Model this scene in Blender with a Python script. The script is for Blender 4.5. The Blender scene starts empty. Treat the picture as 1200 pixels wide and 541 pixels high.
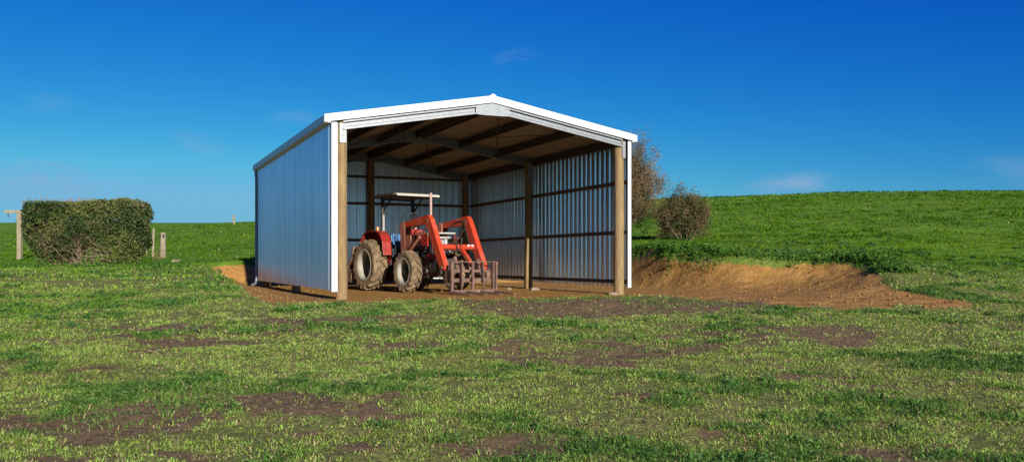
import bpy, math, random
import numpy as np
from mathutils import Vector, Matrix
random.seed(7); RNG = np.random.default_rng(7)
R = math.radians
scene = bpy.context.scene
COL = scene.collection
F = 1029.0; EYE = 0.822

# ------------------------------------------------------------------ helpers
def tag(o, label=None, cat=None, group=None, kind=None):
    if label: o['label'] = label
    if cat: o['category'] = cat
    if group: o['group'] = group
    if kind: o['kind'] = kind
    return o
def empty(name, loc=(0,0,0), rz=0):
    o = bpy.data.objects.new(name, None); COL.objects.link(o)
    o.empty_display_size = .2
    o.location = loc; o.rotation_euler = (0,0,rz); return o
def copy_tree(o, parent=None):
    c = o.copy(); COL.objects.link(c)
    if parent: c.parent = parent
    for ch in list(o.children): copy_tree(ch, c)
    return c

class MB:
    def __init__(s): s.v=[]; s.f=[]
    def add(s, vs, fs):
        n=len(s.v); s.v += [tuple(v) for v in vs]; s.f += [tuple(i+n for i in f) for f in fs]
        return s
    def box(s, a, b):
        x0,y0,z0=[min(p,q) for p,q in zip(a,b)]; x1,y1,z1=[max(p,q) for p,q in zip(a,b)]
        return s.add([(x0,y0,z0),(x1,y0,z0),(x1,y1,z0),(x0,y1,z0),(x0,y0,z1),(x1,y0,z1),(x1,y1,z1),(x0,y1,z1)],
            [(3,2,1,0),(4,5,6,7),(0,1,5,4),(1,2,6,5),(2,3,7,6),(3,0,4,7)])
    def bar(s, p, q, w, h, up=(0,0,1)):
        p=Vector(p); q=Vector(q); d=(q-p).normalized(); up=Vector(up)
        if abs(d.dot(up))>.98: up=Vector((1,0,0))
        sx=d.cross(up).normalized()*(w/2); sz=sx.cross(d).normalized()*(h/2)
        vs=[p-sx-sz,p+sx-sz,p+sx+sz,p-sx+sz,q-sx-sz,q+sx-sz,q+sx+sz,q-sx+sz]
        return s.add(vs,[(0,1,2,3),(7,6,5,4),(0,4,5,1),(1,5,6,2),(2,6,7,3),(3,7,4,0)])
    def tube(s, pts, r, n=10, caps=True):
        pts=[Vector(p) for p in pts]
        rs = r if isinstance(r,(list,tuple)) else [r]*len(pts)
        d0=(pts[1]-pts[0]).normalized()
        a=d0.cross(Vector((0,0,1)))
        if a.length<.05: a=d0.cross(Vector((1,0,0)))
        a.normalize(); vs=[]
        for i,p in enumerate(pts):
            d=(pts[min(i+1,len(pts)-1)]-pts[max(i-1,0)]).normalized()
            a=(a-d*a.dot(d)).normalized(); b=d.cross(a)
            for k in range(n):
                t=2*math.pi*k/n; vs.append(p+(a*math.cos(t)+b*math.sin(t))*rs[i])
        fs=[]
        for i in range(len(pts)-1):
            for k in range(n):
                k2=(k+1)%n; fs.append((i*n+k,i*n+k2,(i+1)*n+k2,(i+1)*n+k))
        if caps:
            fs.append(tuple(range(n-1,-1,-1))); m=(len(pts)-1)*n; fs.append(tuple(m+k for k in range(n)))
        return s.add(vs,fs)
    def prism(s, poly, y0, y1):            # poly in (x,z), extruded along y
        n=len(poly); vs=[(x,y0,z) for x,z in poly]+[(x,y1,z) for x,z in poly]
        fs=[tuple(range(n)),tuple(range(2*n-1,n-1,-1))]
        for i in range(n):
            j=(i+1)%n; fs.append((i,n+i,n+j,j))
        return s.add(vs,fs)
    def strip(s, line, th, y0, y1):        # thick folded plate along a (x,z) polyline
        n=len(line); off=[]
        for i in range(n):
            a=Vector(line[max(i-1,0)]); b=Vector(line[min(i+1,n-1)]); d=(b-a).normalized()
            off.append((line[i][0]+d.y*th, line[i][1]-d.x*th))
        return s.prism(list(line)+off[::-1], y0, y1)
    def lathe_y(s, prof, c, n=48, closed=False):   # prof (r,y) about the y axis through c
        vs=[]; m=len(prof)
        for k in range(n):
            t=2*math.pi*k/n
            for r,y in prof: vs.append((c[0]+r*math.cos(t), c[1]+y, c[2]+r*math.sin(t)))
        fs=[]
        for k in range(n):
            k2=(k+1)%n
            for i in range(m-1 if not closed else m):
                i2=(i+1)%m; fs.append((k*m+i,k*m+i2,k2*m+i2,k2*m+i))
        return s.add(vs,fs)
    def build(s, name, mat, parent=None, smooth=False, bevel=0):
        me=bpy.data.meshes.new(name); me.from_pydata([tuple(v) for v in s.v],[],s.f)
        me.validate(); me.update()
        if smooth:
            for p in me.polygons: p.use_smooth=True
            try: me.set_sharp_from_angle(angle=R(38))
            except Exception: pass
        o=bpy.data.objects.new(name, me); COL.objects.link(o)
        if mat: me.materials.append(mat)
        if parent: o.parent=parent
        if bevel:
            b=o.modifiers.new('bevel','BEVEL'); b.width=bevel; b.segments=2; b.limit_method='ANGLE'; b.angle_limit=R(35)
        return o

def np_mesh(name, verts, faces, k, mat, parent=None, col=None, attrs=None, smooth=False):
    """verts (N,3), faces (M,k) numpy"""
    me=bpy.data.meshes.new(name); N=len(verts); M=len(faces)
    me.vertices.add(N); me.vertices.foreach_set('co', np.asarray(verts,np.float32).ravel())
    me.loops.add(M*k); me.loops.foreach_set('vertex_index', np.asarray(faces,np.int32).ravel())
    me.polygons.add(M); me.polygons.foreach_set('loop_start', np.arange(0,M*k,k,dtype=np.int32))
    me.polygons.foreach_set('loop_total', np.full(M,k,np.int32))
    if smooth: me.polygons.foreach_set('use_smooth', np.ones(M,bool))
    me.update(calc_edges=True); me.validate()
    if col is not None:
        a=me.color_attributes.new('Col','FLOAT_COLOR','POINT')
        c=np.ones((N,4),np.float32); c[:,:3]=col; a.data.foreach_set('color', c.ravel())
    for kname,val in (attrs or {}).items():
        a=me.attributes.new(kname,'FLOAT','POINT'); a.data.foreach_set('value', np.asarray(val,np.float32).ravel())
    o=bpy.data.objects.new(name, me); COL.objects.link(o)
    if mat: me.materials.append(mat)
    if parent: o.parent=parent
    return o

# ------------------------------------------------------------------ numpy noise
_perm = RNG.random((256,256))
def vnoise(x,y):
    xi=np.floor(x).astype(int); yi=np.floor(y).astype(int); fx=x-xi; fy=y-yi
    fx=fx*fx*(3-2*fx); fy=fy*fy*(3-2*fy)
    g=lambda a,b: _perm[a&255,b&255]
    return (g(xi,yi)*(1-fx)+g(xi+1,yi)*fx)*(1-fy)+(g(xi,yi+1)*(1-fx)+g(xi+1,yi+1)*fx)*fy
def fbm(x,y,oct=4,g=.5):
    s=0;a=1;t=0
    for i in range(oct):
        c,sn=math.cos(i*1.1),math.sin(i*1.1)
        s=s+a*vnoise((x*c-y*sn)*2**i+i*17.3,(x*sn+y*c)*2**i+i*31.7); t+=a; a*=g
    return s/t
def sst(a,b,x):
    t=np.clip((x-a)/(b-a),0,1); return t*t*(3-2*t)

# ------------------------------------------------------------------ shed placement and terrain
P0=(-3.856,18.8); W=7.43; D=10.85
UX,UY=.9129,.4081            # width axis of the shed; depth axis is (-UY,UX)
SHED_RZ=math.atan2(UY,UX)
def to_local(x,y):
    dx=x-P0[0]; dy=y-P0[1]
    return dx*UX+dy*UY, -dx*UY+dy*UX
def to_world(u,v): return P0[0]+u*UX-v*UY, P0[1]+u*UY+v*UX

def natural(x,y):
    yk=np.array([-3000,-60,0,7,17,40,90,112,135,170,230,262,330,3000.])
    zk=np.array([-40,-4.5,-1.05,-.74,-.05,2.02,6.35,7.2,6.6,5.0,10.5,12.6,9.,-60.])
    # smooth interpolation: average of shifted samples
    z=0
    w=np.clip(np.abs(y)*.08,1.,20)
    for s in (-1,-.5,0,.5,1): z=z+np.interp(y+s*w,yk,zk)
    z=z/5
    c=.062*sst(18,70,y)*(1-sst(130,190,y))
    xs=np.where(x>0, 30*np.tanh(x/30*1.)*1.0, 70*np.tanh(x/70))
    z=z+c*xs
    z=z+ (fbm(x*.012+5,y*.012+3,3)-.5)*7*sst(120,260,y)
    z=z+ (fbm(x*.06,y*.06,3)-.5)*.5*sst(22,60,np.hypot(x,y))
    z=z-1.0*sst(2,14,-x)*sst(20,45,y)*(1-sst(55,92,y))+.30*sst(1.5,5.5,x)*(1-sst(9.5,13,x))*sst(17.5,23,y)*(1-sst(27,40,y))
    z=z- .5*sst(9,22,x)*sst(-5,12,y)*(1-sst(20,34,y))*.5
    return z
def liptop(v):
    k=1-sst(-4.5,3.0,v); return 11.1+.7*k+1.9*np.exp(-((v+1.4)/2.1)**2)
def cutmask(x,y):
    u,v=to_local(x,y)
    wob=(fbm(x*.5+40,y*.5+9,3)-.5)
    k=1-sst(-4.5,3.0,v)
    ut=liptop(v)+wob*.6; uf=9.9-2.2*k+.35*(liptop(v)-11.1)
    mr=1-np.clip((u-uf)/(ut-uf),0,1)**2.6
    ml=sst(-2.0+wob*.6,-.5,u)
    mb=1-sst(D+1.2,D+2.5+wob,v)
    return mr*ml*mb
def height(x,y):
    x=np.asarray(x,float); y=np.asarray(y,float)
    n=natural(x,y); m=cutmask(x,y)
    z=np.where(n>0,n*(1-m),n)
    u,v=to_local(x,y)
    near=1-sst(40,90,np.hypot(x,y))
    bump=(fbm(x*.55,y*.55,3)-.5)*.16+(fbm(x*2.2+9,y*2.2,3)-.5)*.07
    flat=sst(-3.2,-.9,v)*m
    z=z+bump*near*(1-flat)+ (fbm(x*1.5,y*1.5,3)-.5)*.035*flat
    # slump lines and clods on the bare bank
    face=4*m*(1-m)*sst(0.05,.5,n)*near
    z=z+face*((fbm(x*2.2,y*2.2,4)-.5)*.13+(fbm(x*7,y*7,3)-.5)*.045)
    return z
def hz(x,y): return float(height(np.array([x]),np.array([y]))[0])
def claymask(x,y):
    u,v=to_local(x,y); m=cutmask(x,y)
    w=(fbm(x*.9+3,y*.9+70,4)-.5)
    ws=(fbm(x*3.3+3,y*3.3+70,3)-.5)
    front=sst(-1.6,-.7,v+w*2.4+ws*.8)
    right=sst(16.6,17.5,y+w*2.2+ws)*sst(W-.6,W+.6,u)
    lim=np.maximum(front,right)
    # bank dies out toward the right
    end=1-sst(8.7,9.5,x-np.clip(y-18.4,0,9)*.22+w*1.6+ws*.8)
    return sst(.10,.30,m+w*.22+ws*.1)*lim*end
def soilmask(x,y):
    u,v=to_local(x,y)
    w=fbm(x*.62+11,y*1.15+4,4)
    w2=fbm(x*1.6+1,y*2.6+8,4)
    w3=fbm(x*5+1,y*8+8,3); patches=sst(.535,.66,w*.45+w2*.30+w3*.25)
    strip=np.exp(-((v+3.3+.10*(u-4))/1.9)**2)*sst(1.0,3.4,u)*(1-sst(8.5,11.5,u))
    strip=sst(.16,.46,strip*(.25+.7*w2+.7*w3))
    nearp=0*x
    for cx,cy,rx,ry in ((-3.6,8.0,.75,.6),(-2.3,8.8,.55,.4),(-.15,7.4,.6,.35),(-4.8,8.0,.6,.4),(-4.6,12.7,1.1,.5),(-5.8,14.2,1.1,.5),(-1.5,12.4,.6,.45),(1.6,12.,.8,.35),(3.6,10.2,.6,.25),(4.8,13.8,.9,.4),(-3.2,15.2,1.4,.5)):
        dd=((x-cx)/rx)**2+((y-cy)/ry)**2
        nearp=np.maximum(nearp,1-sst(.25,1.5,dd+(w2-.5)*2.0+(w3-.5)*1.8))
    far=1-sst(24,34,y)
    lush=sst(-9,-4,x-(y-15)*.3)            # hedge side is greener
    edge=1-sst(10.5,14,np.abs(x-1.5)+ (y-17)*.3)
    return np.clip(np.maximum(np.maximum(patches*.8*edge*lush,strip),nearp),0,1)*far

# ------------------------------------------------------------------ materials
def newmat(name):
    m=bpy.data.materials.new(name); m.use_nodes=True
    nt=m.node_tree; b=nt.nodes['Principled BSDF']; return m,nt,b
def N(nt,t,**kw):
    n=nt.nodes.new(t)
    for k,v in kw.items(): setattr(n,k,v)
    return n
def mixcol(nt,fac,a,b,mode='MIX'):
    n=N(nt,'ShaderNodeMix',data_type='RGBA',blend_type=mode)
    for sock,val in ((n.inputs[0],fac),(n.inputs[6],a),(n.inputs[7],b)):
        if isinstance(val,bpy.types.NodeSocket): nt.links.new(val,sock)
        elif isinstance(val,(int,float)): sock.default_value=val
        else: sock.default_value=(*val,1)
    return n.outputs[2]
def noise(nt,scale,detail=4,rough=.55,vec=None,dist=0):
    n=N(nt,'ShaderNodeTexNoise'); n.inputs['Scale'].default_value=scale
    n.inputs['Detail'].default_value=detail; n.inputs['Roughness'].default_value=rough
    n.inputs['Distortion'].default_value=dist
    if vec is not None: nt.links.new(vec,n.inputs['Vector'])
    return n.outputs[0]
def ramp(nt,src,a,b):
    n=N(nt,'ShaderNodeMapRange',interpolation_type='SMOOTHSTEP')
    n.inputs[1].default_value=a; n.inputs[2].default_value=b
    nt.links.new(src,n.inputs[0]); return n.outputs[0]
def objco(nt,scale=(1,1,1)):
    t=N(nt,'ShaderNodeTexCoord'); m=N(nt,'ShaderNodeMapping'); m.inputs['Scale'].default_value=scale
    nt.links.new(t.outputs['Object'],m.inputs['Vector']); return m.outputs[0]
def bump(nt,b,h,strength,dist=.01):
    n=N(nt,'ShaderNodeBump'); n.inputs['Strength'].default_value=strength; n.inputs['Distance'].default_value=dist
    nt.links.new(h,n.inputs['Height']); nt.links.new(n.outputs[0],b.inputs['Normal'])
def surf(name,c1,c2,scale=6,rough=.6,metal=0,stretch=(1,1,1),bs=.3,bd=.005,dirt=None,dirtlo=.5,dirthi=.7,spec=.5,drough=.85):
    m,nt,b=newmat(name); co=objco(nt,stretch)
    c=mixcol(nt,ramp(nt,noise(nt,scale,5,.6,co),.3,.7),c1,c2)
    b.inputs['Roughness'].default_value=rough; b.inputs['Metallic'].default_value=metal
    b.inputs['Specular IOR Level'].default_value=spec
    if dirt:
        f=ramp(nt,noise(nt,scale*.55,7,.68,co),dirtlo,dirthi)
        c=mixcol(nt,f,c,dirt)
        rr=N(nt,'ShaderNodeMapRange'); rr.inputs[3].default_value=rough; rr.inputs[4].default_value=drough
        nt.links.new(f,rr.inputs[0]); nt.links.new(rr.outputs[0],b.inputs['Roughness'])
        if metal:
            mm=N(nt,'ShaderNodeMapRange'); mm.inputs[3].default_value=metal; mm.inputs[4].default_value=0
            nt.links.new(f,mm.inputs[0]); nt.links.new(mm.outputs[0],b.inputs['Metallic'])
    nt.links.new(c,b.inputs['Base Color'])
    if bs: bump(nt,b,noise(nt,scale*5,5,.6,co),bs,bd)
    return m
M={}
M['zinc']=surf('zinc_cladding',(.76,.77,.76),(.84,.84,.83),1.3,.30,.93,(1,1,.25),.07,.004,dirt=(.38,.39,.39),dirtlo=.66,dirthi=.95,drough=.5)
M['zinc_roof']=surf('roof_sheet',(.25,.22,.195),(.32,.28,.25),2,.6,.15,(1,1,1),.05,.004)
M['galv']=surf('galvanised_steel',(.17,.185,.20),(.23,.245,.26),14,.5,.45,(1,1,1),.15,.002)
M['white']=surf('white_flashing',(.52,.54,.56),(.56,.58,.59),2,.4,0,(1,1,1),.08,.002,dirt=(.55,.54,.5),dirtlo=.62,dirthi=.95)
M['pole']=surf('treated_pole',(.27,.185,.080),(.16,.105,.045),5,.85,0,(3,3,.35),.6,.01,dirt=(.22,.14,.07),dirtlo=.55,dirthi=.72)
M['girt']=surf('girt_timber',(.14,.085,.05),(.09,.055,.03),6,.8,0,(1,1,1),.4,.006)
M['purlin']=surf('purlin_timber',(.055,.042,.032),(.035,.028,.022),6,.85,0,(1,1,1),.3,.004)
M['fence']=surf('weathered_fence_timber',(.29,.245,.155),(.18,.15,.095),5,.9,0,(3,3,.5),.6,.01)
M['red']=surf('tractor_red',(.30,.022,.014),(.20,.016,.01),4,.42,0,(1,1,1),.1,.002,dirt=(.22,.12,.075),dirtlo=.50,dirthi=.72)
M['orange']=surf('loader_vermilion',(.46,.048,.018),(.36,.034,.012),4,.4,0,(1,1,1),.12,.002,dirt=(.33,.15,.09),dirtlo=.47,dirthi=.74)
M['black']=surf('engine_black',(.025,.025,.024),(.05,.045,.04),9,.55,.1,(1,1,1),.3,.004,dirt=(.16,.11,.07),dirtlo=.56,dirthi=.8)
M['tyre']=surf('dusty_tyre',(.175,.118,.064),(.09,.065,.04),7,.95,0,(1,1,1),.7,.008,dirt=(.25,.172,.092),dirtlo=.42,dirthi=.66)
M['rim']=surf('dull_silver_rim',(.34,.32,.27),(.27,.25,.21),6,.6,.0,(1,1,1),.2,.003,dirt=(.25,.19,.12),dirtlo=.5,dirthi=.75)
M['rimdark']=surf('dark_wheel_disc',(.06,.055,.05),(.04,.035,.03),6,.7,.1,(1,1,1),.2,.003,dirt=(.09,.065,.04),dirtlo=.5,dirthi=.75)  # dark wheel disc inside the paler rim
M['rust']=surf('rusty_steel',(.17,.095,.07),(.10,.055,.04),9,.85,.1,(1,1,1),.6,.004,dirt=(.24,.165,.12),dirtlo=.5,dirthi=.7)
M['mast']=surf('worn_salmon_paint',(.34,.10,.06),(.22,.08,.05),9,.7,0,(1,1,1),.3,.004,dirt=(.25,.16,.11),dirtlo=.5,dirthi=.7)
M['cream']=surf('cream_canopy',(.42,.40,.35),(.36,.34,.30),3,.5,0,(1,1,1),.1,.003,dirt=(.35,.31,.25),dirtlo=.58,dirthi=.85)
M['grey']=surf('grey_metal',(.40,.40,.40),(.28,.27,.26),8,.5,.4,(1,1,1),.2,.003,dirt=(.22,.15,.1),dirtlo=.52,dirthi=.75)
M['pipe']=surf('exhaust_steel',(.42,.34,.32),(.34,.22,.19),12,.6,.3,(1,1,1),.2,.003)
M['blue']=surf('blue_vinyl',(.045,.15,.34),(.03,.10,.26),6,.5,0,(1,1,1),.2,.004)
M['rubber']=surf('black_rubber',(.02,.02,.02),(.03,.03,.03),9,.6,0,(1,1,1),.1,.002)
M['chrome']=surf('cylinder_rod',(.7,.7,.7),(.6,.6,.6),9,.2,.9,(1,1,1),.05,.001)
M['lamp']=surf('amber_lens',(.85,.25,.05),(.75,.2,.04),9,.3,0,(1,1,1),.05,.001)
M['stone']=surf('pale_stone',(.27,.22,.16),(.19,.15,.1),5,.9,0,(1,1,1),.6,.01)
M['clod']=surf('clay_clod',(.29,.150,.040),(.20,.10,.028),3,.95,0,(1,1,1),.6,.01)
M['bark']=surf('twig_bark',(.20,.15,.085),(.12,.09,.05),12,.9,0,(1,1,1),.4,.004)
M['drybark']=surf('dry_twig_bark',(.30,.21,.12),(.20,.14,.085),12,.9,0,(1,1,1),.4,.004)
M['plastic']=surf('white_plastic',(.75,.77,.78),(.7,.72,.73),9,.4,0,(1,1,1),.05,.002)

def leafmat(name,trans=.25):
    m,nt,b=newmat(name)
    a=N(nt,'ShaderNodeVertexColor',layer_name='Col')
    nt.links.new(a.outputs[0],b.inputs['Base Color'])
    b.inputs['Roughness'].default_value=.8; b.inputs['Specular IOR Level'].default_value=.08
    t=N(nt,'ShaderNodeBsdfTranslucent'); nt.links.new(a.outputs[0],t.inputs[0])
    mx=N(nt,'ShaderNodeMixShader'); mx.inputs[0].default_value=trans
    nt.links.new(b.outputs[0],mx.inputs[1]); nt.links.new(t.outputs[0],mx.inputs[2])
    nt.links.new(mx.outputs[0],nt.nodes['Material Output'].inputs[0]); return m
M['grass']=leafmat('grass_blades',.3); M['leaf']=leafmat('leaves',.2)

def groundmat():
    m,nt,b=newmat('ground_pasture')
    t=N(nt,'ShaderNodeTexCoord').outputs['Object']
    clay=N(nt,'ShaderNodeAttribute',attribute_name='clay').outputs['Fac']
    soil=N(nt,'ShaderNodeAttribute',attribute_name='soil').outputs['Fac']
    farn=N(nt,'ShaderNodeAttribute',attribute_name='far').outputs['Fac']
    # pasture thatch
    g=mixcol(nt,ramp(nt,noise(nt,1.3,6,.6,t),.35,.65),(.15,.19,.04),(.22,.22,.065))
    g=mixcol(nt,ramp(nt,noise(nt,22,5,.7,t),.45,.62),g,(.075,.065,.025))
    g=mixcol(nt,ramp(nt,noise(nt,45,4,.7,t),.62,.72),g,(.20,.17,.075))
    gf=mixcol(nt,ramp(nt,noise(nt,.35,7,.68,t),.38,.62),(.075,.175,.008),(.125,.225,.012))
    gf=mixcol(nt,ramp(nt,noise(nt,1.6,6,.75,t),.50,.66),gf,(.05,.11,.010))
    g=mixcol(nt,farn,g,gf)
    s=mixcol(nt,ramp(nt,noise(nt,14,7,.72,t),.35,.65),(.105,.070,.034),(.185,.128,.066))
    s=mixcol(nt,ramp(nt,noise(nt,70,4,.7,t),.58,.68),s,(.25,.19,.11))
    e=N(nt,'ShaderNodeMath',operation='ADD'); nt.links.new(soil,e.inputs[0])
    e2=N(nt,'ShaderNodeMath',operation='MULTIPLY_ADD'); e2.inputs[1].default_value=.5; e2.inputs[2].default_value=-.25
    nt.links.new(noise(nt,16,6,.7,t),e2.inputs[0]); nt.links.new(e2.outputs[0],e.inputs[1])
    c=mixcol(nt,ramp(nt,e.outputs[0],.38,.58),g,s)
    st=N(nt,'ShaderNodeMapping'); st.inputs['Rotation'].default_value=(0,0,R(28)); st.inputs['Scale'].default_value=(1.2,5,1)
    nt.links.new(t,st.inputs[0])
    k=mixcol(nt,ramp(nt,noise(nt,1.1,7,.65,st.outputs[0]),.34,.68),(.28,.145,.038),(.39,.222,.066))
    k=mixcol(nt,ramp(nt,noise(nt,6,8,.75,t),.50,.66),k,(.21,.095,.030))
    k=mixcol(nt,ramp(nt,noise(nt,30,5,.75,t),.62,.72),k,(.16,.075,.032))
    f=N(nt,'ShaderNodeMath',operation='ADD'); nt.links.new(clay,f.inputs[0]); nt.links.new(e2.outputs[0],f.inputs[1])
    c=mixcol(nt,ramp(nt,f.outputs[0],.38,.62),c,k)
    nt.links.new(c,b.inputs['Base Color']); b.inputs['Roughness'].default_value=.95
    b.inputs['Specular IOR Level'].default_value=.12
    h=N(nt,'ShaderNodeMath',operation='MULTIPLY_ADD'); h.inputs[1].default_value=.35
    nt.links.new(noise(nt,9,8,.75,t),h.inputs[0]); nt.links.new(noise(nt,2.4,6,.6,t),h.inputs[2])
    bump(nt,b,h.outputs[0],.8,.12)
    return m
M['ground']=groundmat()

# ------------------------------------------------------------------ ground sheet
def axis(lo,hi,step,far_lo,far_hi,g=1.13):
    mid=list(np.arange(lo,hi+1e-6,step)); a=[];s=step;x=lo
    while x>far_lo: s*=g; x-=s; a.append(x)
    c=[];s=step;x=hi
    while x<far_hi: s*=g; x+=s; c.append(x)
    return np.array(a[::-1]+mid+c)
xs=axis(-14,14,.13,-2500,2500,1.06); ys=axis(5,34,.13,-60,3000,1.035)
GX,GY=np.meshgrid(xs,ys); GZ=height(GX,GY)
nx,ny=len(xs),len(ys)
idx=np.arange(nx*ny).reshape(ny,nx)
fc=np.stack([idx[:-1,:-1],idx[:-1,1:],idx[1:,1:],idx[1:,:-1]],-1).reshape(-1,4)
gx=GX.ravel(); gy=GY.ravel()
ground=np_mesh('ground',np.stack([gx,gy,GZ.ravel()],-1),fc,4,M['ground'],smooth=True,
    attrs={'clay':claymask(gx,gy),'soil':soilmask(gx,gy),'far':sst(20,34,gy+np.maximum(gx,0)*.35)})
tag(ground,'green pasture rising to a hill with a bare clay pad cut into it','ground',kind='structure')

# ------------------------------------------------------------------ grass
def lerp(a,b,t): return np.asarray(a)[None,:]*(1-t[:,None])+np.asarray(b)[None,:]*t[:,None]
def blades(bx,by,h,w,col,lean=.5,ang=None,z0=None):
    n=len(bx); a=RNG.random(n)*2*np.pi if ang is None else ang
    z=height(bx,by)-.005 if z0 is None else z0
    fa=RNG.random(n)*2*np.pi
    dx=np.cos(fa)*w; dy=np.sin(fa)*w
    lx=np.cos(a)*lean*h; ly=np.sin(a)*lean*h
    v=np.zeros((n,5,3))
    v[:,0]=np.stack([bx-dx,by-dy,z],-1); v[:,1]=np.stack([bx+dx,by+dy,z],-1)
    mz=z+h*.62
    v[:,2]=np.stack([bx+dx*.8+lx*.32,by+dy*.8+ly*.32,mz],-1); v[:,3]=np.stack([bx-dx*.8+lx*.32,by-dy*.8+ly*.32,mz],-1)
    v[:,4]=np.stack([bx+lx,by+ly,z+h*np.maximum(.25,1-.35*lean)],-1)
    b=np.arange(n)[:,None]*5
    f=np.concatenate([b+np.array([[0,1,2]]),b+np.array([[0,2,3]]),b+np.array([[3,2,4]])],0)
    c=np.repeat(col,5,axis=0)
    return v.reshape(-1,3),f,c
def scatter(n,y0,y1,half=.72,pw=1.0):
    t=RNG.random(n); y=(y0**(2*pw)+(y1**(2*pw)-y0**(2*pw))*t)**(1/(2*pw))
    x=(RNG.random(n)*2-1)*half*y; return x,y
allv=[];allf=[];allc=[];off=0
def push(t):
    global off
    v,f,c=t; allv.append(v); allf.append(f+off); allc.append(c); off+=len(v)
def insideshed(x,y):
    u,v=to_local(x,y); return (u>-.1)&(u<W+.1)&(v>0)&(v<D+.2)
def field(n,y0,y1,hs,ws,clump,far):
    nc=n//clump
    cx,cy=scatter(nc,y0,y1)
    tone=fbm(cx*.33+2,cy*.55+5,4); t2=fbm(cx*1.7+20,cy*2.4,3)
    lush=sst(.50,.62,tone*.55+t2*.45)                       # dark lush clumps
    soil=soilmask(cx,cy); clay=claymask(cx,cy)
    gap=sst(.36,.5,fbm(cx*4.5+8,cy*6+8,2)); pr=(.35+.65*gap)*(1-.90*sst(.12,.55,soil))*(1-sst(.2,.5,clay))*(.30+.55*sst(.33,.52,t2)+.4*lush)
    keep=(RNG.random(nc)<pr)&~insideshed(cx,cy)
    cx,cy,lush,t2,tone=cx[keep],cy[keep],lush[keep],t2[keep],tone[keep]; m=len(cx)
    hh=hs*(.55+.65*RNG.random(m)+.75*lush*(.5+.8*RNG.random(m)))
    rr=hs*(.7+1.6*RNG.random(m))
    k=clump
    ang=RNG.random(m*k)*2*np.pi; rad=np.sqrt(RNG.random(m*k))*np.repeat(rr,k)
    bx=np.repeat(cx,k)+np.cos(ang)*rad; by=np.repeat(cy,k)+np.sin(ang)*rad
    h=np.repeat(hh,k)*(.5+.7*RNG.random(m*k)); w=ws*(.6+.8*RNG.random(m*k))
    L=np.repeat(np.clip(lush+ .25*(RNG.random(m)-.5),0,1),k)
    c=lerp((.265,.385,.062),(.115,.245,.042),L)
    t3=np.repeat(fbm(cx*1.3+50,cy*1.9+3,3),k); lime=sst(.50,.62,t3)*(1-L); c=c*(1-lime[:,None])+np.array([[.32,.50,.085]])*lime[:,None]
    farm=sst(20,32,by+np.maximum(bx,0)*.35)
    cf=lerp((.150,.275,.010),(.060,.155,.006),np.repeat(sst(.38,.6,t2*.6+fbm(cx*.16+4,cy*.35+2,3)*.4),k))
    c=c*(1-farm[:,None])+cf*farm[:,None]
    leftg=(1-sst(-10,-5,bx))*(1-sst(24,34,by))
    c=c*(1-leftg[:,None]*.6)+np.array([[.18,.36,.026]])*leftg[:,None]*.6
    c*= (.55+.85*RNG.random(m*k))[:,None]
    dead=RNG.random(m*k)<(.24*(1-farm)*(1-L*.8)+.01)
    c[dead]=np.array([.50,.41,.20])*(.6+.6*RNG.random(dead.sum()))[:,None]
    push(blades(bx,by,h,w,c,lean=.65+1.2*RNG.random(m*k),ang=ang+(RNG.random(m*k)-.5)*1.2))
field(400000,6.0,12.5,.044,.0036,12,0)
field(340000,11.5,20,.052,.0056,12,0)
field(170000,19.5,36,.075,.010,7,1)
field(120000,35,70,.10,.020,6,1)
field(60000,68,112,.14,.040,5,1)
# straw and dead stalks lying on the bare patches
sx_,sy_=scatter(60000,6,19); sm=soilmask(sx_,sy_); kp=RNG.random(len(sx_))<(.12+.55*sst(.2,.6,sm))*(1-claymask(sx_,sy_)); sx_,sy_=sx_[kp],sy_[kp]
n=len(sx_); push(blades(sx_,sy_,.018+.03*RNG.random(n),.0028+.002*RNG.random(n),np.array([[.46,.36,.19]])*(.5+.7*RNG.random(n))[:,None],lean=2.2))
grass=np_mesh('grass',np.concatenate(allv),np.concatenate(allf),3,M['grass'],col=np.concatenate(allc))
tag(grass,'short grazed grass with lush clumps and straw over the paddock','grass',kind='stuff')

# leafy weeds: along the lip of the cut bank and in dark clumps over the paddock
allv=[];allf=[];allc=[];off=0
def weedpatch(px,py,n,r,h,c1,c2,wd=.014):
    a=RNG.random(n)*2*np.pi; rad=np.sqrt(RNG.random(n))*r
    bx=px+np.cos(a)*rad; by=py+np.sin(a)*rad
    c=lerp(c1,c2,RNG.random(n))
    push(blades(bx,by,h*(.4+.8*RNG.random(n)),wd*(.6+.8*RNG.random(n)),c,lean=.5+.8*RNG.random(n),ang=a))
LC=[];LCOL=[];LS=[]
def leafclump(px,py,n,r,h,c1,c2,sz):
    a=RNG.random(n)*2*np.pi; rad=np.sqrt(RNG.random(n))*r; t=np.sqrt(RNG.random(n))
    x=px+np.cos(a)*rad; y=py+np.sin(a)*rad; z=hz(px,py)+h*t*(1-.6*(rad/r)**2)
    LC.append(np.stack([x,y,z],-1)); LCOL.append(lerp(c1,c2,RNG.random(n))*(.7+.6*RNG.random(n))[:,None]); LS.append(sz*(.6+.8*RNG.random(n)))
def leaves(c,s,col,elong=1.7):
    n=len(c); a=RNG.normal(size=(n,3)); a/=np.linalg.norm(a,axis=1)[:,None]
    b=RNG.normal(size=(n,3)); b-=a*(a*b).sum(1)[:,None]; b/=np.linalg.norm(b,axis=1)[:,None]
    s=s[:,None]
    v=np.stack([c-a*s*elong,c-b*s*.6,c+a*s*elong,c+b*s*.6],1)
    f=np.arange(n)[:,None]*4+np.array([[0,1,2,3]])
    return v.reshape(-1,3),f,np.repeat(col,4,axis=0)
lip=[]
for t in np.linspace(0,1,150):
    v=-3.2+t*(D+3.0); lip.append(to_world(float(liptop(v))+.2,v))
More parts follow.
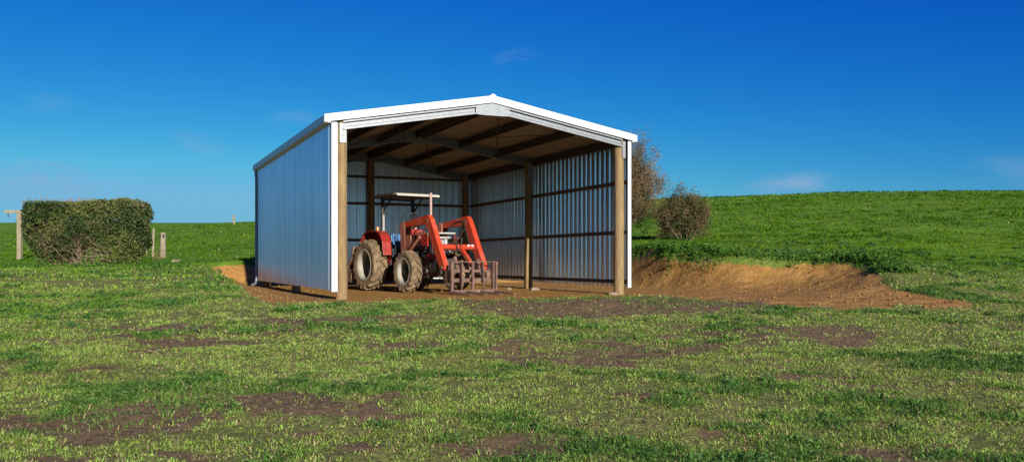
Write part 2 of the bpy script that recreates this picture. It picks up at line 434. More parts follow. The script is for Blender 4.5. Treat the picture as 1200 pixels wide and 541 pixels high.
for i,(x,y) in enumerate(lip):
    dens=float(fbm(np.array([x*1.1]),np.array([y*1.1]),2)[0])
    for j in range(3):
        ox,oy=RNG.normal(0,.20,2)
        weedpatch(x+ox+.15,y+oy+.1,int(16*(.2+1.6*dens)),.22,.10+.16*max(0,dens-.3),(.09,.20,.022),(.045,.12,.018),.010); leafclump(x+ox+.1,y+oy+.1,int(60*max(.1,dens-.15)),.14+.1*RNG.random(),.10+.32*max(0,dens-.35)*RNG.random()*2,(.09,.20,.025),(.04,.10,.018),.028)
for t in np.linspace(0,1,60):
    x,y=to_world(-2.3-RNG.random()*1.2, 6.5+t*(D-2)); weedpatch(x,y,14,.3,.12,(.08,.18,.025),(.04,.11,.02),.015)
for t in np.linspace(0,1,26):
    x,y=to_world(-2+t*13, D+3+RNG.random()); weedpatch(x,y,20,.3,.2,(.08,.18,.025),(.04,.11,.02),.015)
wx,wy=scatter(5200,6.5,32)
tn=fbm(wx*.33+2,wy*.55+5,4)*.55+fbm(wx*1.7+20,wy*2.4,3)*.45
for x,y,tv in zip(wx,wy,tn):
    if tv>.575 and not insideshed(np.array([x]),np.array([y]))[0] and claymask(np.array([x]),np.array([y]))[0]<.1 and soilmask(np.array([x]),np.array([y]))[0]<.35:
        leafclump(x,y,26,.08+.07*RNG.random(),.05+.07*RNG.random(),(.10,.20,.045),(.040,.105,.028),.010+.0006*y)
WV,WF,WC=np.concatenate(allv),np.concatenate(allf),np.concatenate(allc)
lc=np.concatenate(LC); lcol=np.concatenate(LCOL); lsz=np.concatenate(LS)
v_,f_,c_=leaves(lc,lsz,lcol,1.9)
f3=np.concatenate([f_[:,[0,1,2]],f_[:,[0,2,3]]])+len(WV)
weeds=np_mesh('weeds',np.concatenate([WV,v_]),np.concatenate([WF,f3]),3,M['grass'],col=np.concatenate([WC,c_]))
tag(weeds,'dark leafy weeds and long grass along the lip of the cut bank','weeds',kind='stuff')

# clods and crumbs of clay
def clods(n):
    x,y=scatter(n*6,15.5,32,.62); k=claymask(x,y); m=cutmask(x,y); face=4*m*(1-m)
    u,v=to_local(x,y)
    p=(k>.3)*(.10+.9*face+.4*(v<-.2)); kp=RNG.random(len(x))<p; x,y=x[kp][:n],y[kp][:n]
    n=len(x); s=.007+.036*RNG.random(n)**6
    base=np.array([[1,0,0],[-1,0,0],[0,1,0],[0,-1,0],[0,0,1],[0,0,-1.]])
    v=base[None]*s[:,None,None]*(.6+.8*RNG.random((n,6,1)))
    v=v+RNG.normal(0,.12,(n,6,3))*s[:,None,None]
    v[:,:,2]*=.75
    v+=np.stack([x,y,height(x,y)+s*.3],-1)[:,None,:]
    f0=np.array([[0,2,4],[2,1,4],[1,3,4],[3,0,4],[2,0,5],[1,2,5],[3,1,5],[0,3,5]])
    f=(np.arange(n)[:,None,None]*6+f0[None]).reshape(-1,3)
    return v.reshape(-1,3),f
v_,f_=clods(3800)
tag(np_mesh('clay_crumbs',v_,f_,3,M['clod']),'loose crumbs and clods of orange clay on the pad and bank','loose clay',kind='stuff')

# ------------------------------------------------------------------ shed
shed=empty('farm_shed',(P0[0],P0[1],0),SHED_RZ)
tag(shed,'open-fronted gabled steel farm shed on timber poles sheltering the red tractor','shed')
TOP=3.97; SL=.178
def zr(u): return TOP-.06+SL*min(u,W-u)          # underside line of the roof sheet
def profile(L,p=.25,d=.034,out=1):
    pts=[];t=0;q=0
    pat=[(0,0),(.035,0),(.045,.004),(.055,0),(.105,0),(.115,.004),(.125,0),(.165,0),(.186,d),(.226,d)]
    while t<L:
        for a,b in pat:
            if t+a<L: pts.append((t+a,b*out*((1,.86,.93)[q%3])))
        t+=p; q+=1
    pts.append((L,0)); return pts
def wall(name,P,Q,zb,ztop,out):
    """sheet from P to Q (local u,v); ztop is f(fraction); out = outward unit vector (u,v)"""
    L=math.hypot(Q[0]-P[0],Q[1]-P[1]); mb=MB(); pr=profile(L); vs=[]
    for t,dd in pr:
        f=t/L; u=P[0]+(Q[0]-P[0])*f+out[0]*dd; v=P[1]+(Q[1]-P[1])*f+out[1]*dd
        vs+= [(u,v,zb),(u,v,ztop(f))]
    fs=[(2*i,2*i+2,2*i+3,2*i+1) for i in range(len(pr)-1)]
    mb.add(vs,fs); return mb.build(name,M['zinc'],shed)
ZB=.20
wall('wall_cladding',(-.002,.02),(-.002,D),ZB,lambda f:TOP-.10,(-1,0))
wall('wall_cladding',(W+.002,.02),(W+.002,D),ZB,lambda f:TOP-.10,(1,0))
wall('wall_cladding',(0.02,D+.004),(W-.02,D+.004),ZB,lambda f:TOP-.08+SL*W*min(f,1-f),(0,1))
# roof sheets with ribs running down the slope
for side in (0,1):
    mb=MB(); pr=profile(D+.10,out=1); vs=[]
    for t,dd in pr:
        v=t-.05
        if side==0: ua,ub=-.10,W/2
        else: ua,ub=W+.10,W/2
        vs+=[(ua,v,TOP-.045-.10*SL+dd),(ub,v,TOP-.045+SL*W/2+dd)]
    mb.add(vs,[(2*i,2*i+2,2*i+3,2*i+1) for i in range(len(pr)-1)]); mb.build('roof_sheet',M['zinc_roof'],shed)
mb=MB(); z=TOP+SL*W/2
mb.bar((W/2-.11,D/2,z-.022),(W/2-.11,D/2+.001,z-.022),.001,.001) if False else None
mb.add([(W/2-.2,-.06,z-.2*SL),(W/2,-.06,z),(W/2+.2,-.06,z-.2*SL),(W/2-.2,D+.06,z-.2*SL),(W/2,D+.06,z),(W/2+.2,D+.06,z-.2*SL),
        (W/2-.2,-.06,z-.2*SL-.015),(W/2,-.06,z-.015),(W/2+.2,-.06,z-.2*SL-.015),(W/2-.2,D+.06,z-.2*SL-.015),(W/2,D+.06,z-.015),(W/2+.2,D+.06,z-.2*SL-.015)],
       [(0,3,4,1),(1,4,5,2),(6,7,10,9),(7,8,11,10),(0,1,7,6),(1,2,8,7),(3,9,10,4),(4,10,11,5),(0,6,9,3),(2,5,11,8)])
mb.build('ridge_cap',M['white'],shed)
# barge flashings front and back
BH=.165
for v0,v1 in ((-.085,-.055),(D+.055,D+.085)):
    for s in (0,1):
        ue=-.17 if s==0 else W+.17
        um=W/2
        ze=TOP-.17*SL*0; zt=lambda u: TOP+.01+SL*(min(u,W-u))
        mb=MB(); poly=[(ue,zt(ue)-BH),(um,zt(um)-BH),(um,zt(um)),(ue,zt(ue))]
        mb.prism(poly,v0,v1)
        mb.build('barge_flashing',M['white'],shed,bevel=.004)
mb=MB(); zt=TOP+.012+SL*W/2
mb.prism([(W/2-.07,zt-BH-.004-.07*SL),(W/2,zt-BH-.004),(W/2+.07,zt-BH-.004-.07*SL),(W/2+.07,zt+.008-.07*SL),(W/2+.02,zt+.03),(W/2-.02,zt+.03),(W/2-.07,zt+.008-.07*SL)],-.092,-.080)
mb.build('barge_cap',M['white'],shed)
# gutters
for s in (0,1):
    sg=-1 if s==0 else 1; ub=0 if s==0 else W
    a=ub+sg*.035; b=ub+sg*.165
    mb=MB(); zt0=TOP-.035; zb0=TOP-.185
    mb.box((a,-.05,zb0),(b,D+.05,zb0+.006)); mb.box((b-.003,-.05,zb0),(b+.003,D+.05,zt0)); mb.box((a-.003,-.05,zb0),(a+.003,D+.05,zt0-.02))
    mb.box((b-.012*sg,-.05,zt0-.012),(b+.010*sg,D+.05,zt0+.008))
    mb.box((b+.003*sg,-.05,zb0+.04),(b+.009*sg,D+.05,zb0+.055))
    mb.build('gutter',M['white'],shed)
    for v in (-.056,D+.050):
        mb=MB(); mb.box((a,v,zb0-.006),(b+sg*.01,v+.006,TOP-.03)); mb.build('gutter_end',M['white'],shed)
# downpipe at the rear left corner
mb=MB(); mb.tube([(-.10,D-.12,TOP-.18),(-.10,D-.12,TOP-.35),(-.085,D-.12,TOP-.45),(-.085,D-.12,.20),(-.14,D-.2,.09),(-.24,D-.34,.06)],.045,10)
for zc in (1.2,2.6): mb.tube([(-.085,D-.12,zc),(-.085,D-.12,zc+.04)],.052,10)
mb.build('downpipe',M['galv'],shed,smooth=True)
# corner flashings
def corner(u,su,v,sv,w=.15,ex=.036):
    mb=MB()
    a=u-su*ex
    mb.box((a,v-sv*.012,ZB-.03),(u+su*w,v-sv*.006,TOP-.17))
    mb.box((a-su*.0,v-sv*.006,ZB-.03),(a+su*.004,v+sv*.15,TOP-.17))
    mb.build('corner_flashing',M['white'],shed)
corner(0,1,0,1,.118,.008); corner(W,-1,0,1,.06); corner(0,1,D+.03,-1); corner(W,-1,D+.03,-1)
# poles
def pole(u,v,zt,r=.125):
    mb=MB(); n=7; pts=[];rs=[]
    for i in range(n):
        t=i/(n-1); pts.append((u+random.uniform(-.006,.006),v+random.uniform(-.006,.006),-.35+t*(zt+.35))); rs.append(r*(1.03-.07*t))
    mb.tube(pts,rs,18); return mb.build('pole',M['pole'],shed,smooth=True)
ul,ur=.236,W-.236
for v in (.125,D/2,D-.16):
    pole(ul,v,TOP-.12,.125); pole(ur,v,TOP-.12,.125)
pole(W/2,D-.16,TOP+SL*W/2-.34,.12)
# pole brackets
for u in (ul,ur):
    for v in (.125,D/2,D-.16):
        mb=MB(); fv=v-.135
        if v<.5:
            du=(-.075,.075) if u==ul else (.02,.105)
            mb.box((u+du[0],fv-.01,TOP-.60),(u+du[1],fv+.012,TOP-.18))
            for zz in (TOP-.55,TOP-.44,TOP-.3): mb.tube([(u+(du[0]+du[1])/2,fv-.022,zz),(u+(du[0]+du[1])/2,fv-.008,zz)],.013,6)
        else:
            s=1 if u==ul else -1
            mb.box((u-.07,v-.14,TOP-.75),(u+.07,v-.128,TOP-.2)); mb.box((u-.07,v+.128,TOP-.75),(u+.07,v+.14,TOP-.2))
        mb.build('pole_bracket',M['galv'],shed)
# rafters: C sections
def rafter(v,dep,u0,u1,zo,side,name='rafter'):
    """C channel between u0 and u1 under line zr-zo, open face toward the front"""
    mb=MB()
    z=lambda u: zr(u)-zo
    def slab(v0,v1,a,b,):   # offsets below the line
        vs=[(u0,v0,z(u0)-a),(u1,v0,z(u1)-a),(u1,v1,z(u1)-a),(u0,v1,z(u0)-a),(u0,v0,z(u0)-b),(u1,v0,z(u1)-b),(u1,v1,z(u1)-b),(u0,v1,z(u0)-b)]
        mb.add(vs,[(0,1,2,3),(7,6,5,4),(0,4,5,1),(1,5,6,2),(2,6,7,3),(3,7,4,0)])
    slab(v,v+.012,.004,dep-.004)
    slab(v-.065,v+.012,0,.004); slab(v-.065,v+.012,dep-.004,dep)
    slab(v-.065,v-.061,.004,.032); slab(v-.065,v-.061,dep-.032,dep-.004)
    slab(v-.014,v-.000,dep*.36,dep*.64)
    return mb.build(name,M['galv'],shed)
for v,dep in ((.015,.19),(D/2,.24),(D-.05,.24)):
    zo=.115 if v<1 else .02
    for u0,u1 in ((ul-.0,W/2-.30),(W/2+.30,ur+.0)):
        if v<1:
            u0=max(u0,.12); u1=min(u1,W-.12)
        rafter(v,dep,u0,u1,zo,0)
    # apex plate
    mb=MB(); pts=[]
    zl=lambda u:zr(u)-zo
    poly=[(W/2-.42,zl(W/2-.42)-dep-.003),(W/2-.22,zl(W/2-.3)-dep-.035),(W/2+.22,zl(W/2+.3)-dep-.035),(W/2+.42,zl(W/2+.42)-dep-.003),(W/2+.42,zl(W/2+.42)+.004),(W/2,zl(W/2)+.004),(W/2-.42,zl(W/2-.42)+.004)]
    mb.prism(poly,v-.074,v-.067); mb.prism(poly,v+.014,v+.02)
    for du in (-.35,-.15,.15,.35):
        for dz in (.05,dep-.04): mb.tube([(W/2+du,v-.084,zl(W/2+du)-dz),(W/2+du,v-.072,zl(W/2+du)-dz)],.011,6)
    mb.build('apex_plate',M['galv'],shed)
# purlins
step=(W/2-.15)/3
for s in (0,1):
    for k in range(4):
        u=.12+k*step if s==0 else W-.12-k*step
        if k==3: u=W/2-.09 if s==0 else W/2+.09
        z=zr(u)-.012
        for v0,v1 in ((.035,D/2-.08),(D/2+.03,D-.14)):
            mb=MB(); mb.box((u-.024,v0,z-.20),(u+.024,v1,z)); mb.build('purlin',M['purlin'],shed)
# knee braces / diagonal roof straps
def strap(a,b):
    mb=MB(); mb.bar((a[0],a[1],zr(a[0])-.225),(b[0],b[1],zr(b[0])-.225),.03,.012); mb.build('roof_brace',M['purlin'],shed)
strap((1.3,.1),(W/2-.2,D/2-.1)); strap((W/2-.2,.1),(1.3,D/2-.1)); strap((W-1.3,.1),(W/2+.2,D/2-.1)); strap((W/2+.2,.1),(W-1.3,D/2-.1))
strap((1.3,D/2+.1),(W/2-.2,D-.1)); strap((W/2-.2,D/2+.1),(1.3,D-.1)); strap((W-1.3,D/2+.1),(W/2+.2,D-.1)); strap((W/2+.2,D/2+.1),(W-1.3,D-.1))
# girts
GZs=(.31,1.55,2.80)
for zc in GZs:
    for u0,u1 in ((.006,.052),(W-.052,W-.006)):
        for v0,v1 in ((.02,D/2),(D/2+.004,D-.06)):
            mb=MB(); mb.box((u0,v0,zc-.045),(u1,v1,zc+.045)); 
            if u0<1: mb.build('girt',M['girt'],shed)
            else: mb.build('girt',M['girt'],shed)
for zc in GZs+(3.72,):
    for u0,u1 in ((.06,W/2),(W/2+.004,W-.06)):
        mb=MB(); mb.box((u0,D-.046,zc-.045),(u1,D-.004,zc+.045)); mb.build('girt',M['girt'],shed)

# ------------------------------------------------------------------ tractor
TX,TY=-3.47*.965-.02,26.10*.965
tr=empty('tractor',(TX,TY,0.0),math.atan2(-.811,.585))
tr.scale=(.972,)*3
tag(tr,'dusty old red tractor with canopy and front loader parked in the open shed','tractor')
def wheel(x,y,Rr,w,nl,rim):
    s=1 if y>0 else -1
    root=MB()
    # tyre carcass
    t=MB(); prof=[(rim,-w*.42),(rim+.03,-w*.46),(Rr*.80,-w*.50),(Rr*.90,-w*.48),(Rr-.075,-w*.40),(Rr-.06,-w*.2),(Rr-.057,0),(Rr-.06,w*.2),(Rr-.075,w*.40),(Rr*.90,w*.48),(Rr*.80,w*.50),(rim+.03,w*.46),(rim,w*.42)]
    t.lathe_y(prof,(x,y,Rr),56)
    for k in range(nl):
        for sd in (-1,1):
            a0=2*math.pi*(k+(.5 if sd>0 else 0))/nl; pts=[]
            for j in range(6):
                f=j/5; yy=sd*w*(-.03+.55*f); a=a0-f*.36*(1 if True else 0)
                rad=Rr-.004 if f<.75 else Rr-.004-(f-.75)*Rr*.30
                bot=Rr-.09 if f<.75 else rad-.08
                pts.append((yy,a,rad,bot))
            hw=.5*.042/Rr*1.15; vs=[]
            for yy,a,rad,bot in pts:
                for da,rr in ((-hw*1.3,bot),(-hw,rad),(hw,rad),(hw*1.3,bot)):
                    vs.append((x+rr*math.cos(a+da),y+yy,Rr+rr*math.sin(a+da)))
            fs=[(0,1,2,3),(23,22,21,20)]
            for j in range(5):
                b=j*4; fs+=[(b,b+4,b+5,b+1),(b+1,b+5,b+6,b+2),(b+2,b+6,b+7,b+3)]
            t.add(vs,fs)
    wo=t.build('tyre',M['tyre'],None)
    wr=MB(); wr.lathe_y([(rim+.05,w*.455*s),(rim+.02,w*.485*s),(rim-.02,w*.46*s),(rim-.055,w*.38*s),(rim-.06,0),(rim-.05,-w*.3*s),(rim+.01,-w*.44*s)],(x,y,Rr),40)
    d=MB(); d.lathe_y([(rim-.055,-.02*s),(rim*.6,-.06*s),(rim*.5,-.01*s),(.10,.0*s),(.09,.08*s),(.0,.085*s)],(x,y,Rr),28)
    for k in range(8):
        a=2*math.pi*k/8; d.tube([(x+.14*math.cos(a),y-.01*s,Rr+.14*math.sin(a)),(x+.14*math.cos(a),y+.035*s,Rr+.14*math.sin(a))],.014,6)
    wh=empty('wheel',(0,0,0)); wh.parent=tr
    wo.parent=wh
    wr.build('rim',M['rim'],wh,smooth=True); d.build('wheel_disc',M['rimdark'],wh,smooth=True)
    return wh
for s in (-1,1):
    wheel(0,.80*s,.74,.43,17,.42); wheel(2.2,.78*s,.57,.32,16,.34)
# chassis
mb=MB(); mb.box((-.35,-.2,.48),(1.25,.2,.98)); mb.box((-.2,-.27,.55),(.25,.27,.95)); mb.tube([(0,-.62,.74),(0,.62,.74)],[.11,.11],14)
mb.tube([(-.3,0,.7),(-.52,0,.66)],.05,8); mb.build('transmission',M['black'],tr,bevel=.03)
mb=MB(); mb.box((1.2,-.19,.55),(2.5,.19,1.02)); mb.box((1.3,-.15,1.02),(2.35,.15,1.28)); mb.box((1.4,-.16,.40),(2.2,.16,.55))
for k in range(4): mb.tube([(1.45+k*.24,-.15,1.1),(1.45+k*.24,-.25,1.12),(1.45+k*.24,-.27,1.2)],.025,8)
mb.tube([(1.35,-.27,1.2),(2.3,-.27,1.2)],.03,8); mb.tube([(2.35,0,.8),(2.52,0,.8)],.15,16)
mb.build('engine',M['black'],tr,bevel=.012)
mb=MB(); mb.tube([(1.62,-.26,.98),(1.62,-.26,1.12)],.055,14); mb.tube([(1.78,-.25,.94),(1.78,-.25,1.12)],.05,14); mb.build('oil_filter',M['plastic'],tr,smooth=True)
mb=MB(); mb.box((1.45,-.36,.62),(1.75,-.22,.80)); mb.build('side_box',M['grey'],tr,bevel=.01)
mb=MB(); mb.tube([(2.0,.0,.5),(2.0,0,.5001)],.01,6) if False else None
mb.tube([(2.2,-.62,.57),(2.2,.62,.57)],[.065,.065],12); mb.tube([(2.2,-.60,.57),(2.2,-.74,.57)],[.13,.11],14); mb.tube([(2.2,.60,.57),(2.2,.74,.57)],[.13,.11],14)
mb.tube([(2.2,-.16,.57),(2.2,.16,.57)],.13,14); mb.bar((2.06,-.62,.6),(2.06,.62,.6),.035,.035); mb.build('front_axle',M['rust'],tr,smooth=True)
mb=MB(); mb.box((2.35,-.21,.55),(3.0,.21,.92)); mb.box((2.95,-.26,.50),(3.06,.26,.86)); mb.build('front_frame',M['black'],tr,bevel=.012)
# hood
mb=MB()
def hood(x0,x1,zt,zb,w,mb):
    sec=[(-w,zb),(-w,zt-.12),(-w*.93,zt-.045),(-w*.7,zt-.01),(0,zt),(w*.7,zt-.01),(w*.93,zt-.045),(w,zt-.12),(w,zb)]
    n=len(sec); vs=[(x0,y,z) for y,z in sec]+[(x1,y,z-.015) for y,z in sec]
    fs=[(i,i+1,n+i+1,n+i) for i in range(n-1)]+[tuple(range(n)),tuple(range(2*n-1,n-1,-1)),(0,n,2*n-1,n-1)]
    mb.add(vs,fs)
hood(1.22,2.38,1.62,1.27,.27,mb); mb.build('hood',M['red'],tr,bevel=.008)
mb=MB(); mb.box((2.45,-.255,.93),(2.60,.255,1.52)); 
for k in range(13): mb.box((2.60,-.24,.97+k*.042),(2.612,.24,.985+k*.042))
mb.build('radiator',M['black'],tr,bevel=.005)
mb=MB(); mb.box((2.36,-.285,1.575),(2.93,.285,1.62)); mb.box((2.36,-.285,1.54),(2.40,.285,1.575)); mb.build('nose_top',M['cream'],tr,bevel=.015)
mb=MB()
for y in (-.275,.275): mb.box((2.86,y-.012,.92),(2.90,y+.012,1.575)); mb.box((2.40,y-.010,.92),(2.86,y+.010,1.05))
mb.build('nose_frame',M['red'],tr)
mb=MB(); mb.box((2.66,-.2,1.28),(2.84,.02,1.42)); mb.tube([(2.7,-.2,1.48),(2.78,.22,1.48)],.035,10); mb.tube([(2.72,.1,1.2),(2.72,.1,1.45)],.05,12)
mb.box((2.70,.05,1.06),(2.80,.2,1.14)); mb.build('front_fittings',M['grey'],tr,bevel=.008)
mb=MB(); mb.box((1.08,-.22,1.0),(1.26,.22,1.70)); mb.prism([(1.0,1.45),(1.26,1.45),(1.26,1.74),(1.08,1.76)],-.24,.24); mb.build('dashboard',M['red'],tr,bevel=.02)
# exhaust
mb=MB(); mb.tube([(1.76,.2,1.58),(1.76,.2,1.66),(1.76,.2,2.76)],.038,12); mb.tube([(1.76,.2,1.58),(1.76,.2,1.64)],.06,12); mb.build('exhaust_pipe',M['pipe'],tr,smooth=True)
# steering
mb=MB(); mb.tube([(1.08,0,1.55),(.90,0,1.98)],.022,8); mb.build('steering_column',M['rubber'],tr)
mb=MB(); c=Vector((.87,0,2.04)); ax=(Vector((.89,0,2.0))-Vector((1.08,0,1.55))).normalized(); ax=Vector((-.75,0,.66)).normalized(); e1=Vector((0,1,0)); e2=ax.cross(e1)
ring=[c+(e1*math.cos(2*math.pi*k/24)+e2*math.sin(2*math.pi*k/24))*.24 for k in range(25)]
mb.tube(ring,.016,8,False)
for k in range(3):
    a=2*math.pi*k/3+.5; mb.tube([c,c+(e1*math.cos(a)+e2*math.sin(a))*.21],.010,6)
mb.build('steering_wheel',M['rubber'],tr,smooth=True)
# seat
mb=MB(); mb.box((.14,-.20,1.22),(.56,.20,1.34)); mb.prism([(.05,1.3),(.17,1.3),(.12,1.66),(.02,1.64)],-.20,.20); mb.build('seat',M['blue'],tr,bevel=.04)
mb=MB(); mb.box((.2,-.12,.95),(.5,.12,1.22)); mb.build('seat_base',M['black'],tr,bevel=.01)
mb=MB()
for x,y,h in ((.62,-.24,1.85),(.68,-.30,1.78),(.74,-.2,1.72),(.60,.26,1.75),(.70,-.36,1.62)):
    mb=MB(); mb.tube([(x+.05,y,1.05),(x,y,h),(x-.001,y,h+.005),(x-.004,y,h+.05)],[.009,.009,.018,.018],8); mb.build('control_lever',M['rubber'],tr)
# footplates
for s in (-1,1):
    mb=MB(); mb.box((.45,.2*s,.78),(1.25,.52*s,.81)); mb.box((.85,.40*s,.5),(.9,.5*s,.78)); mb.box((1.08,.40*s,.5),(1.13,.5*s,.78)); mb.box((.83,.40*s,.48),(1.15,.56*s,.50)); mb.build('footplate',M['red'],tr)
# fenders
for s in (-1,1):
    arc=[(-.80,1.10),(-.72,1.42),(-.52,1.63),(-.28,1.72),(.36,1.72),(.58,1.62),(.74,1.40),(.80,1.02)]
    mb=MB(); mb.strip(arc,.025,.50*s,.78*s)
    mb.prism([(-.78,1.08)]+[(a*.985,b-.012) for a,b in arc[1:-1]]+[(.78,1.02),(.60,.80),(-.45,.80)],.47*s,.50*s)
    mb.prism([(.36,1.735),(.60,1.635),(.76,1.41),(.825,1.02),(.80,1.02),(.72,1.38),(.57,1.60),(.35,1.70)],.775*s,.80*s)
    fn=mb.build('fender',M['red'],tr,bevel=.006)
    mb=MB(); mb.tube([(.15,.63*s,1.725),(.15,.63*s,1.76)],.03,10); mb.tube([(.15,.63*s,1.76),(.15,.63*s,1.84)],[.045,.035],12); mb.build('fender_lamp',M['lamp'],fn,smooth=True)
# canopy on two rear posts
CZ=2.72
for s in (-1,1):
    mb=MB(); mb.box((.16,.46*s,1.0),(.25,.54*s,CZ-.06)); mb.build('canopy_post',M['black'],tr,bevel=.008)
    mb=MB(); mb.box((.262,.47*s,1.5),(.275,.53*s,2.18)); mb.build('lit_post_strip',M['grey'],tr)  # pale strip stands in for sunlight on the lower part of the post
mb=MB(); mb.box((-.02,-.66,CZ-.055),(1.38,.66,CZ-.02)); mb.box((.08,-.5,CZ-.10),(.14,.5,CZ-.055)); mb.box((1.15,-.5,CZ-.09),(1.20,.5,CZ-.055))
for s in (-1,1): mb.bar((.2,.5*s,2.25),(.75,.5*s,CZ-.07),.035,.04)
mb.build('canopy_frame',M['black'],tr)
mb=MB(); mb.prism([(-.05,CZ-.03),(-.03,CZ+.02),(.1,CZ+.04),(1.30,CZ+.04),(1.42,CZ+.015),(1.45,CZ-.045),(1.43,CZ-.05),(1.40,CZ-.018)],-.69,.69)
mb.build('canopy',M['cream'],tr,bevel=.012)
# loader
for s in (-1,1):
    y0,y1=.53*s,.67*s
    mb=MB(); mb.prism([(1.62,.45),(1.86,.45),(1.90,1.2),(1.86,1.90),(1.70,1.94),(1.60,1.80),(1.66,1.1)],.48*s,.52*s)
    mb.prism([(1.62,.45),(1.86,.45),(1.90,1.2),(1.86,1.90),(1.70,1.94),(1.60,1.80),(1.66,1.1)],.68*s,.695*s)
    mb.box((1.64,.2*s,.60),(1.86,.50*s,.78)); mb.tube([(1.76,.49*s,1.83),(1.76,.70*s,1.83)],.035,10)
    mb.build('loader_mast',M['mast'],tr,bevel=.006)
    mb=MB(); mb.prism([(1.68,1.76),(1.70,1.90),(2.90,2.05),(3.08,2.06),(3.19,1.96),(3.90,.74),(3.89,.64),(3.78,.60),(3.66,.68),(3.02,1.72),(2.92,1.83)],y0,y1)
    arm=mb.build('loader_arm',M['orange'],tr,bevel=.008)
    mb=MB(); mb.tube([(3.80,(y0-.03*s),.69),(3.80,(y1+.03*s),.69)],.035,10); mb.build('pivot_pin',M['rust'],arm)
    mb=MB(); mb.tube([(3.05,(y0-.02*s),1.92),(3.05,(y1+.02*s),1.92)],.03,10); mb.build('pivot_pin',M['rust'],arm)
    mb=MB(); mb.tube([(1.88,.605*s,1.05),(2.55,.605*s,1.50)],.045,12); lc=mb.build('lift_cylinder',M['mast'],tr,smooth=True)
    mb=MB(); mb.tube([(2.55,.605*s,1.50),(2.98,.605*s,1.80)],.022,10); mb.build('cylinder_rod',M['chrome'],lc,smooth=True)
    mb=MB(); mb.tube([(1.9,.53*s,1.2),(2.1,.50*s,1.65),(2.5,.51*s,1.92),(2.95,.52*s,1.95),(3.15,.50*s,1.6),(3.35,.45*s,1.3),(3.55,.4*s,1.1)],.013,6); mb.build('hydraulic_hose',M['rubber'],tr)
mb=MB(); mb.tube([(3.42,-.55,1.22),(3.42,.55,1.22)],.075,16); ct=mb.build('cross_tube',M['orange'],tr,smooth=True)
for yy in (.30,.42):
    mb=MB(); mb.prism([(3.488,1.25),(3.499,1.25),(3.499,1.285),(3.488,1.285)],yy,yy+.07); mb.prism([(3.488,1.235),(3.500,1.235),(3.500,1.25),(3.488,1.25)],yy+.015,yy+.055); tag(mb.build('decal',M['white'],ct),'small white worn marking')
mb=MB(); mb.tube([(3.2,.0,1.35),(3.45,.02,1.24)],.04,8); mb.tube([(3.5,.05,1.10),(3.55,.1,1.45),(3.3,.15,1.55),(3.1,.1,1.3)],.014,6); mb.tube([(3.5,-.02,1.10),(3.6,-.1,1.4),(3.35,-.15,1.45),(3.1,-.1,1.2)],.014,6); mb.build('hydraulic_hose',M['rubber'],tr)
mb=MB(); mb.bar((3.47,.10,1.20),(4.05,.10,.72),.09,.10); mb.build('tilt_link',M['orange'],tr,bevel=.006)
mb=MB(); mb.tube([(3.9,-.35,.95),(4.1,-.35,.55)],.05,10); mb.tube([(3.9,.35,.9),(4.1,.35,.5)],.05,10); mb.box((3.84,-.62,.30),(4.12,-.50,.62)); mb.box((3.84,.50,.30),(4.12,.62,.62)); mb.bar((4.06,-.6,.36),(4.06,.6,.36),.07,.10); mb.bar((4.06,-.6,.60),(4.06,.6,.60),.06,.07)
mb.build('carriage',M['rust'],tr,bevel=.006)
ff=MB(); 
for y,hw_ in ((-.63,.035),(-.34,.014),(0,.032),(.32,.014)): ff.box((4.18,y-hw_,.03),(4.24,y+hw_,.84))
ff.box((4.16,.60,.05),(4.26,.64,.84)); ff.box((4.16,.68,.05),(4.27,.73,.84)); ff.box((4.17,.64,.12),(4.20,.68,.78))
ff.box((4.20,-.66,.822),(4.228,.73,.846)); ff.box((4.17,-.66,.05),(4.25,.73,.12))
ff.build('fork_frame',M['rust'],tr,bevel=.004)
for y in (-.63,-.2,.24,.68):
    mb=MB(); mb.prism([(4.16,.02),(4.16,.10),(4.30,.09),(5.10,.045),(5.12,.02)],y-.05,y+.05)
    mb.build('fork_tine',M['rust'],tr,bevel=.005)
# rear mounted mower deck behind the near wheel
mb=MB(); mb.prism([(-1.75,.28),(-1.72,.42),(-1.2,.62),(-.85,.60),(-.80,.24),(-.86,.24),(-.90,.50),(-1.2,.53),(-1.66,.36),(-1.69,.28)],-.95,.75)
mb.box((-1.6,-.97,.22),(-.9,-.94,.52)); mb.box((-1.6,.74,.22),(-.9,.77,.52)); mw=mb.build('mower_deck',M['rust'],tr,bevel=.01)
mb=MB(); mb.tube([(-1.3,0,.55),(-1.3,0,.85)],[.16,.12],12); mb.bar((-.3,-.35,.62),(-1.1,-.40,.60),.05,.04); mb.bar((-.3,.35,.62),(-1.1,.40,.60),.05,.04); mb.bar((-.3,0,1.0),(-1.0,0,1.25),.05,.05); mb.bar((-1.0,-.38,.58),(-1.0,0,1.3),.05,.05); mb.bar((-1.0,.38,.58),(-1.0,0,1.3),.05,.05); mb.bar((-1.0,0,1.28),(-1.65,0,.5),.05,.03); mb.build('linkage',M['rust'],mw)
mb=MB(); mb.prism([(-1.15,.62),(-.78,.95),(-.70,1.28),(-.74,1.29),(-.84,.98),(-1.2,.66)],-1.0,-.5); mb.build('deck_flap',M['rust'],mw)

